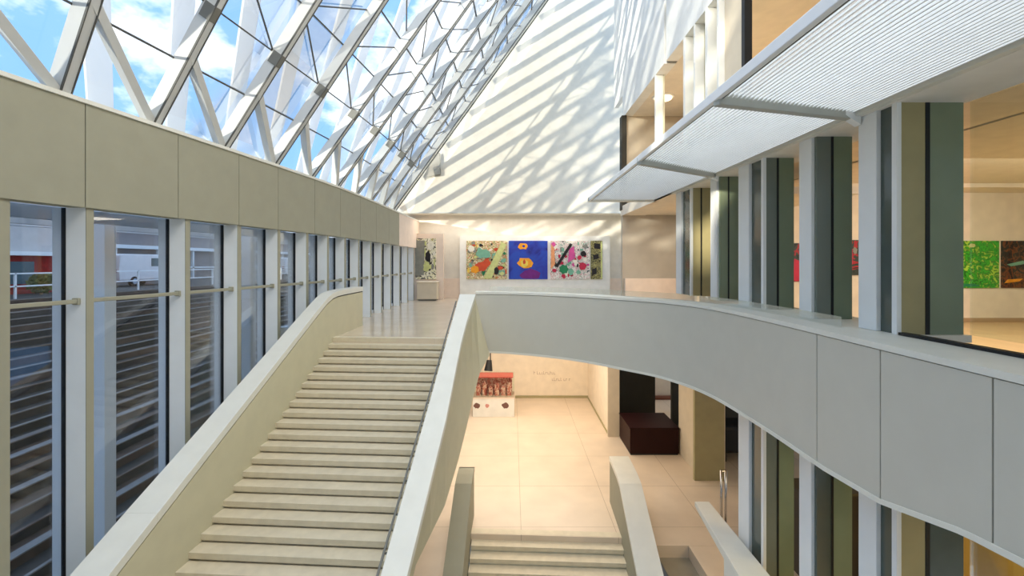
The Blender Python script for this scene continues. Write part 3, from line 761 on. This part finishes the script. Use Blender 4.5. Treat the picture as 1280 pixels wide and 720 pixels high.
# ------------------------------------------------------------------ louvred canopy
XO = 2.2
can = thing('louvred_canopy', 'long white louvred canopy projecting over the gallery windows', 'canopy', (3.2, 7, WH))
mb = MB(); n = 34
for i in range(n):
    x = XO+.10+(XP-XO-.22)*i/(n-1)
    mb.add([(x-.012, .5, WH+.035), (x+.016, .5, WH+.075), (x+.012, .5, WH+.08), (x-.016, .5, WH+.04), (x-.012, 13.1, WH+.035), (x+.016, 13.1, WH+.075), (x+.012, 13.1, WH+.08), (x-.016, 13.1, WH+.04)], [(0, 1, 2, 3), (7, 6, 5, 4), (0, 4, 5, 1), (1, 5, 6, 2), (2, 6, 7, 3), (3, 7, 4, 0)])
mb.build('louvers', M['louver'], can)
mb = MB()
mb.box(XO+.09, XP-.1, .5, 13.1, WH+.12, WH+.125); mb.build('diffuser', glass('canopy_diffuser', (.9, .93, .95), base=.0, haze=.22, hazecol=(.97, .97, .96)), can)
mb = MB(); mb.box(XO, XO+.06, .4, 13.2, WH+.01, WH+.12); mb.build('edge_beam', M['louver'], can, bevel=.008)
mb = MB(); mb.box(XO+.06, XO+.085, .4, 13.2, WH+.02, WH+.1); mb.build('edge_gasket', M['darkbar'], can)
mb = MB(); mb.box(XP-.1, XP-.022, .4, 13.2, WH+.002, WH+.12); mb.build('wall_rail', M['coping'], can)
mb = MB(); mb.box(XO, XP, 13.08, 13.2, WH, WH+.12); mb.build('end_beam', M['coping'], can)
for di, do in ((5.5, 4.95), (9.25, 7.95), (1.9, 1.6)):
    mb = MB(); mb.bar((XP-.08, di, WH+.03), (XO+.02, do, WH+.02), .10, .13); mb.build('bracket_arm', M['steelgrey'] if di < 0 else mat('arm_grey', rgb(176, 178, 170), .5), can, bevel=.01)
    mb = MB(); mb.add([(XP-.02, di-.05, WH-.1), (XP-.34, di-.12, WH+.05), (XP-.34, di-.12, WH+.1), (XP-.02, di-.05, WH+.3),
                       (XP-.02, di+.05, WH-.1), (XP-.34, di-.02, WH+.05), (XP-.34, di-.02, WH+.1), (XP-.02, di+.05, WH+.3)],
                      [(0, 1, 2, 3), (4, 5, 6, 7), (0, 1, 5, 4), (1, 2, 6, 5), (2, 3, 7, 6), (3, 0, 4, 7)])
    mb.build('gusset', M['fin'], can)

# ------------------------------------------------------------------ upper storey on the right
UZ = 7.52
mb = MB(); mb.box(XP-.05, 22, -1, 17.2, WH+.36, WH+.5)
mb2 = MB(); mb2.box(XP+.02, 9, -1, 17.2, GH+.21, GH+.4)
struct('floor_upper_storey', mb2, M['beige'])
ub = struct_empty('wall_right', (XP, 9, UZ), 'bright white upper band of the right wall', 'wall')
for a, b in ((-1, 3), (3, 7), (7, 10.0), (10.0, 12.35), (12.5, 14.0), (14.0, 15.5), (15.5, 17.2)):
    MB().box(XP-.02, XP+.3, a+.006, b-.006, UZ, 9.25).build('panel', M['white'], ub)
mb = MB(); mb.box(XP+.05, XP+.3, -1, 17.2, UZ+.02, 9.2); mb.build('backing', M['steelgrey'], ub)
mb = MB(); mb.box(XP+.3, 8.8, -1, 17.2, UZ+.0, UZ+.2)
struct('ceiling_upper_storey', mb, M['peach'])
mb = MB(); mb.box(7.6, 7.8, -1, 17.2, GH+.4, UZ)
struct('wall_upper_back', mb, M['brownwall'])
mb = MB(); mb.box(XP+.06, 8.8, 17.0, 17.2, GH, UZ)
struct('wall_upper_end', mb, M['beige'])
mb = MB(); mb.box(XP-.12, XP+.06, 16.9, 17.25, WH+.2, UZ)
struct('trim_12', mb, M['charcoal'])
mb = MB(); mb.box(XP+1.3, 7.6, 14.9, 15.2, GH+.4, GH+1.9)
struct('wall_upper_low', mb, M['brownwall'])
uf = [(13.3, .10), (11.06, .12), (10.45, .08), (9.8, .12), (9.25, .08)]
ul = ['white vertical fin of the upper windows furthest from the viewer', 'second furthest white fin of the upper windows', 'third furthest white fin of the upper windows',
      'fourth furthest white fin of the upper windows', 'white fin beside the beige panel of the upper windows']
for (d_, w_), l_ in zip(uf, ul):
    t = thing('window_fin', l_, 'fin', (XP, d_, GH), 'upper storey window fins')
    MB().box(XP-.02, XP+.2, d_-w_/2, d_+w_/2, WH+.3, UZ).build('fin', M['white'], t, bevel=.006)
    MB().box(XP+.2, XP+.24, d_-w_/2-.02, d_+w_/2+.02, WH+.3, UZ).build('gasket', M['tan'], t)
mb = MB(); mb.box(XP+.1, XP+.2, 8.45, 9.2, WH+.3, UZ)
struct('wall_upper_panel', mb, M['beige'])
mb = MB(); mb.box(XP+.06, XP+.2, 8.34, 8.45, WH+.3, UZ)
struct('trim_13', mb, M['darkline'])
for k2, (a, b) in enumerate(((9.3, 9.74), (9.86, 10.4), (10.5, 11.0))):
    w = struct_empty('window_%d' % (40+k2), (XP, a, GH)); MB().box(XP+.2, XP+.22, a, b, WH+.3, UZ).build('pane', glass('frosted_%d' % k2, (.9, .93, .85), haze=.55, hazecol=(.86, .85, .74)), w)
mb = MB(); mb.box(XP+.6, XP+.8, -1, 21.4, 9.3, 18.5)
struct('wall_right_upper', mb, M['white'])
t = thing('ceiling_lamp', 'round glowing downlight in the upper storey ceiling', 'light', (X(828, 15.0), 15.0, UZ))
mb = MB(); mb.tube((X(829, 15), 15.0, UZ-.09), (X(829, 15), 15.0, UZ-.001), .26, .3, 20); mb.build('glow', mat('lamp_glow', (1, .78, .55), .5, emit=2.2), t)
mb = MB(); mb.tube((X(829, 15), 15.0, UZ-.04), (X(829, 15), 15.0, UZ-.0005), .33, .36, 20); mb.build('rim', M['white'], t)

mb = MB(); xr_ = XF(-4)+.1; mb.front([(xr_, -7.2), (22, -7.2), (22, 17.9), (xr_+(17.9-BTOP)/TAN, 17.9), (xr_, BTOP)], -4.3, -4.0)
struct('wall_rear', mb, M['white'])
# ------------------------------------------------------------------ outdoors
ter = thing('stepped_terrace', 'dark stepped terrace rising outside the left windows', 'terrace', (-12, 12, LOW))
tr_ = random.Random(11)
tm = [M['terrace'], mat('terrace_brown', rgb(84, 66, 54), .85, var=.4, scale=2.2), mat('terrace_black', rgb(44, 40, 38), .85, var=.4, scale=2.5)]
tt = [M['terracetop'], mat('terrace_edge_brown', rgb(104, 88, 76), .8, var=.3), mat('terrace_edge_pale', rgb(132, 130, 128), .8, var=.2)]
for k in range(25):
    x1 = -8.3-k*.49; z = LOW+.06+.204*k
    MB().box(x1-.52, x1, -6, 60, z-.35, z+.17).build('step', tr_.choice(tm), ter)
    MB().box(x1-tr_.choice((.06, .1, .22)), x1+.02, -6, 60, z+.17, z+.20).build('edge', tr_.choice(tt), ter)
mb = MB(); mb.box(-80, -20.5, -30, 120, -.2, .5)
struct('ground', mb, M['ground'])
mb = MB(); mb.box(-30, -6.4, -30, 120, LOW-.6, LOW-.05)
struct('ground_low', mb, M['ground'])
t = thing('kerb', 'pale kerb outside along the foot of the left windows', 'kerb', (-7.4, 8, LOW))
mb = MB(); mb.box(-8.1, -7.75, -4, 30, LOW-.05, LOW+.5); mb.build('ledge', M['snow'], t)
mb = MB(); mb.box(-7.72, -7.6, -4, 30, LOW-.05, LOW+.28); mb.build('channel', M['snow'], t)
# street building
bl = thing('street_building', 'pale building with red shopfront across the street', 'building', (-24, 20, .5))
MB().box(-34, -24, -70, 26, 2.5, 6.3).build('upper_wall', M['render'], bl)
MB().box(-34, -24.2, -70, 26, .5, 2.5).build('shopfront', M['brick'], bl)
MB().box(-24.2, -23.7, -70, 26, 2.4, 2.6).build('fascia', M['fin'], bl)
for k in range(9):
    y0 = -12+k*4.2
    f = MB().box(-24.2, -24.14, y0, y0+1.5, .9, 2.2).build('shop_window', M['brick'], bl)
    MB().box(-24.14, -24.12, y0+.12, y0+1.38, 1.0, 2.1).build('pane', M['darkpane'], f)
b2 = thing('porch_building', 'grey building with white porch rails across the street further along', 'building', (-32, 55, .5))
MB().box(-42, -32, 34, 75, .5, 5.2).build('wall', mat('mauve_grey', rgb(150, 142, 140), .8), b2)
MB().add([(-42, 34, 5.2), (-31.4, 34, 5.2), (-31.4, 75, 5.2), (-42, 75, 5.2), (-37, 36, 7.2), (-37, 73, 7.2)], [(0, 1, 4), (1, 2, 5, 4), (2, 3, 5), (3, 0, 4, 5), (0, 3, 2, 1)]).build('roof', M['steelgrey'], b2)
for k in range(9):
    MB().box(-31.6, -31.4, 36+k*4.4, 36.2+k*4.4, .5, 3.3).build('porch_post', M['fin'], b2)
MB().box(-31.6, -31.4, 35, 74, 1.5, 1.65).build('porch_rail', M['fin'], b2)
MB().box(-32, -31.3, 35, 74, 3.2, 3.5).build('porch_roof', M['fin'], b2)
# white railing at the top of the terrace
rl = thing('street_railing', 'white metal railing along the top of the terrace outside', 'railing', (-21.2, 15, .5))
for z in (1.0, 1.55): MB().box(-21.25, -21.18, -4, 60, z, z+.06).build('rail', M['fin'], rl)
for k in range(20): MB().box(-21.25, -21.18, -3+k*3.2, -2.93+k*3.2, .5, 1.6).build('post', M['fin'], rl)
# parked car
def car(y, label):
    c = thing('van', label, 'van', (-25.5, y, .5))
    prof = [(-2.4, .4), (-2.45, 1.0), (-2.35, 2.0), (-2.2, 2.1), (.9, 2.1), (1.25, 1.95), (1.75, 1.25), (2.35, 1.05), (2.45, .6), (2.4, .4)]
    MB().loft([[(-25.5+s*.86, y+a, .5+b) for a, b in prof] for s in (-1, 1)]).build('body', M['carpaint'], c, bevel=.06)
    win = [(.1, 1.3), (.1, 1.85), (1.1, 1.85), (1.55, 1.3)]
    MB().loft([[(-25.5+s*.875, y+a, .5+b) for a, b in win] for s in (-1, 1)]).build('side_window', M['darkpane'], c)
    for a in (-1.3, 1.3):
        for s in (-1, 1):
            w = MB().tube((-25.5+s*.7, y+a, .82), (-25.5+s*.9, y+a, .82), .32, n=20).build('wheel', M['rubber'], c)
            MB().tube((-25.5+s*.88, y+a, .82), (-25.5+s*.91, y+a, .82), .19, n=16).build('hub', M['chrome'], w)
    for s in (-.6, .6): MB().box(-25.5+s-.12, -25.5+s+.12, y-2.46, y-2.38, 1.4, 1.6).build('tail_light', M['brick'], c)
car(31, 'white van parked in the street outside the second left window')
car(52, 'white van parked further along the street outside the third left window')
# shrubs by the street
def shrub(x, y, r, label):
    rr = random.Random(int(y*10)); t = thing('shrub', label, 'shrub', (x, y, .5), 'street shrubs')
    mb = MB()
    for k in range(420):
        v = Vector((rr.gauss(0, 1), rr.gauss(0, 1), rr.gauss(0, 1))).normalized()*r*rr.uniform(.4, 1)
        p = Vector((x, y, .5+r*1.1))+v*Vector((1, 1, 1.0)).length/1.732
        u = Vector((rr.uniform(-1, 1), rr.uniform(-1, 1), rr.uniform(-1, 1))).normalized()*.14; w = u.orthogonal().normalized()*.08
        mb.add([p-u, p+w, p+u, p-w], [(0, 1, 2, 3)])
    mb.build('foliage', M['leaf'], t)
    mb = MB(); mb.tube((x, y, .5), (x, y, .5+r*1.4), .06, .03); mb.build('trunk', M['brownwall'], t)
shrub(-23, 22.25, .5, 'olive green shrub in front of the red shopfront outside')
shrub(-27, 44, 1.3, 'olive green shrub before the porch building outside')

# ------------------------------------------------------------------ light
w = bpy.data.worlds.new('sky'); S.world = w; w.use_nodes = True
nt = w.node_tree; nt.nodes.clear()
out = nt.nodes.new('ShaderNodeOutputWorld'); bg = nt.nodes.new('ShaderNodeBackground')
tc = nt.nodes.new('ShaderNodeTexCoord'); mp = nt.nodes.new('ShaderNodeMapping'); mp.inputs['Scale'].default_value = (2.2, 2.2, 4.0)
no = nt.nodes.new('ShaderNodeTexNoise'); no.inputs['Scale'].default_value = 1.6; no.inputs['Detail'].default_value = 6; no.inputs['Roughness'].default_value = .6
cr = nt.nodes.new('ShaderNodeValToRGB'); cr.color_ramp.elements[0].position = .50; cr.color_ramp.elements[1].position = .68
cr.color_ramp.elements[0].color = (.18, .37, .70, 1); cr.color_ramp.elements[1].color = (1.15, 1.13, 1.10, 1)
nt.links.new(tc.outputs['Generated'], mp.inputs[0]); nt.links.new(mp.outputs[0], no.inputs['Vector'])
nt.links.new(no.outputs['Fac'], cr.inputs[0]); nt.links.new(cr.outputs[0], bg.inputs['Color'])
bg.inputs['Strength'].default_value = 1.3
nt.links.new(bg.outputs[0], out.inputs[0])
sun = bpy.data.lights.new('sun', 'SUN'); sun.energy = 3.7; sun.angle = math.radians(1.2); sun.color = (1, .94, .82)
so = bpy.data.objects.new('sun', sun); COL.objects.link(so)
so.rotation_euler = Vector((.85, 1, -.125)).to_track_quat('-Z', 'Y').to_euler()
def area(name, loc, target, sx, sy, power, col):
    l = bpy.data.lights.new(name, 'AREA'); l.shape = 'RECTANGLE'; l.size = sx; l.size_y = sy; l.energy = power; l.color = col
    o = bpy.data.objects.new(name, l); COL.objects.link(o); o.location = loc
    o.rotation_euler = (Vector(target)-Vector(loc)).to_track_quat('-Z', 'Y').to_euler()
    return o
WARM = (1, .93, .83)
area('lower_hall_light', (0, 16.5, -.36), (0, 16.5, -5), 6, 8, 270, WARM)
area('lower_side_light', (6.2, 20, -.4), (6.2, 20, -5), 2, 2, 25, WARM)
area('lower_room_light', (7.4, 5, -.4), (7.4, 5, -5), 2, 6, 110, (1, .82, .5))
area('gallery_light', (13, 11, GH-.05), (13, 13, 0), 6, 5, 360, (1, .94, .84))
area('passage_light', (6.0, 14.4, WH-.02), (6, 14.4, 0), 1.5, 2, 45, WARM)
area('upper_room_light', (6, 12, UZ-.03), (6, 12, 0), 1.5, 6, 90, (1, .92, .8))
area('atrium_fill', (.6, 4.5, 11.5), (-1.2, 6.5, 0), 4, 9, 600, (1, .975, .94))  # added fill above the view to brighten the stairs, not a real fitting
area('recess_light', (-.4, 25.1, FZ-.02), (-.4, 24.6, 0), 9, .3, 85, (1, .93, .86))

# ------------------------------------------------------------------ camera
cam = bpy.data.cameras.new('camera'); cam.sensor_width = 36; cam.lens = F/1280*36; cam.shift_y = -32/1280; cam.clip_end = 500; cam.clip_start = .05
co = bpy.data.objects.new('camera', cam); COL.objects.link(co); co.location = (0, 0, E); co.rotation_euler = (math.pi/2, 0, 0)
S.camera = co
S.view_settings.view_transform = 'Standard'; S.view_settings.exposure = .70
S.view_settings.use_white_balance = True; S.view_settings.white_balance_temperature = 7000; S.view_settings.white_balance_tint = 10
S.cycles.max_bounces = 10; S.cycles.transparent_max_bounces = 24; S.cycles.use_denoising = True
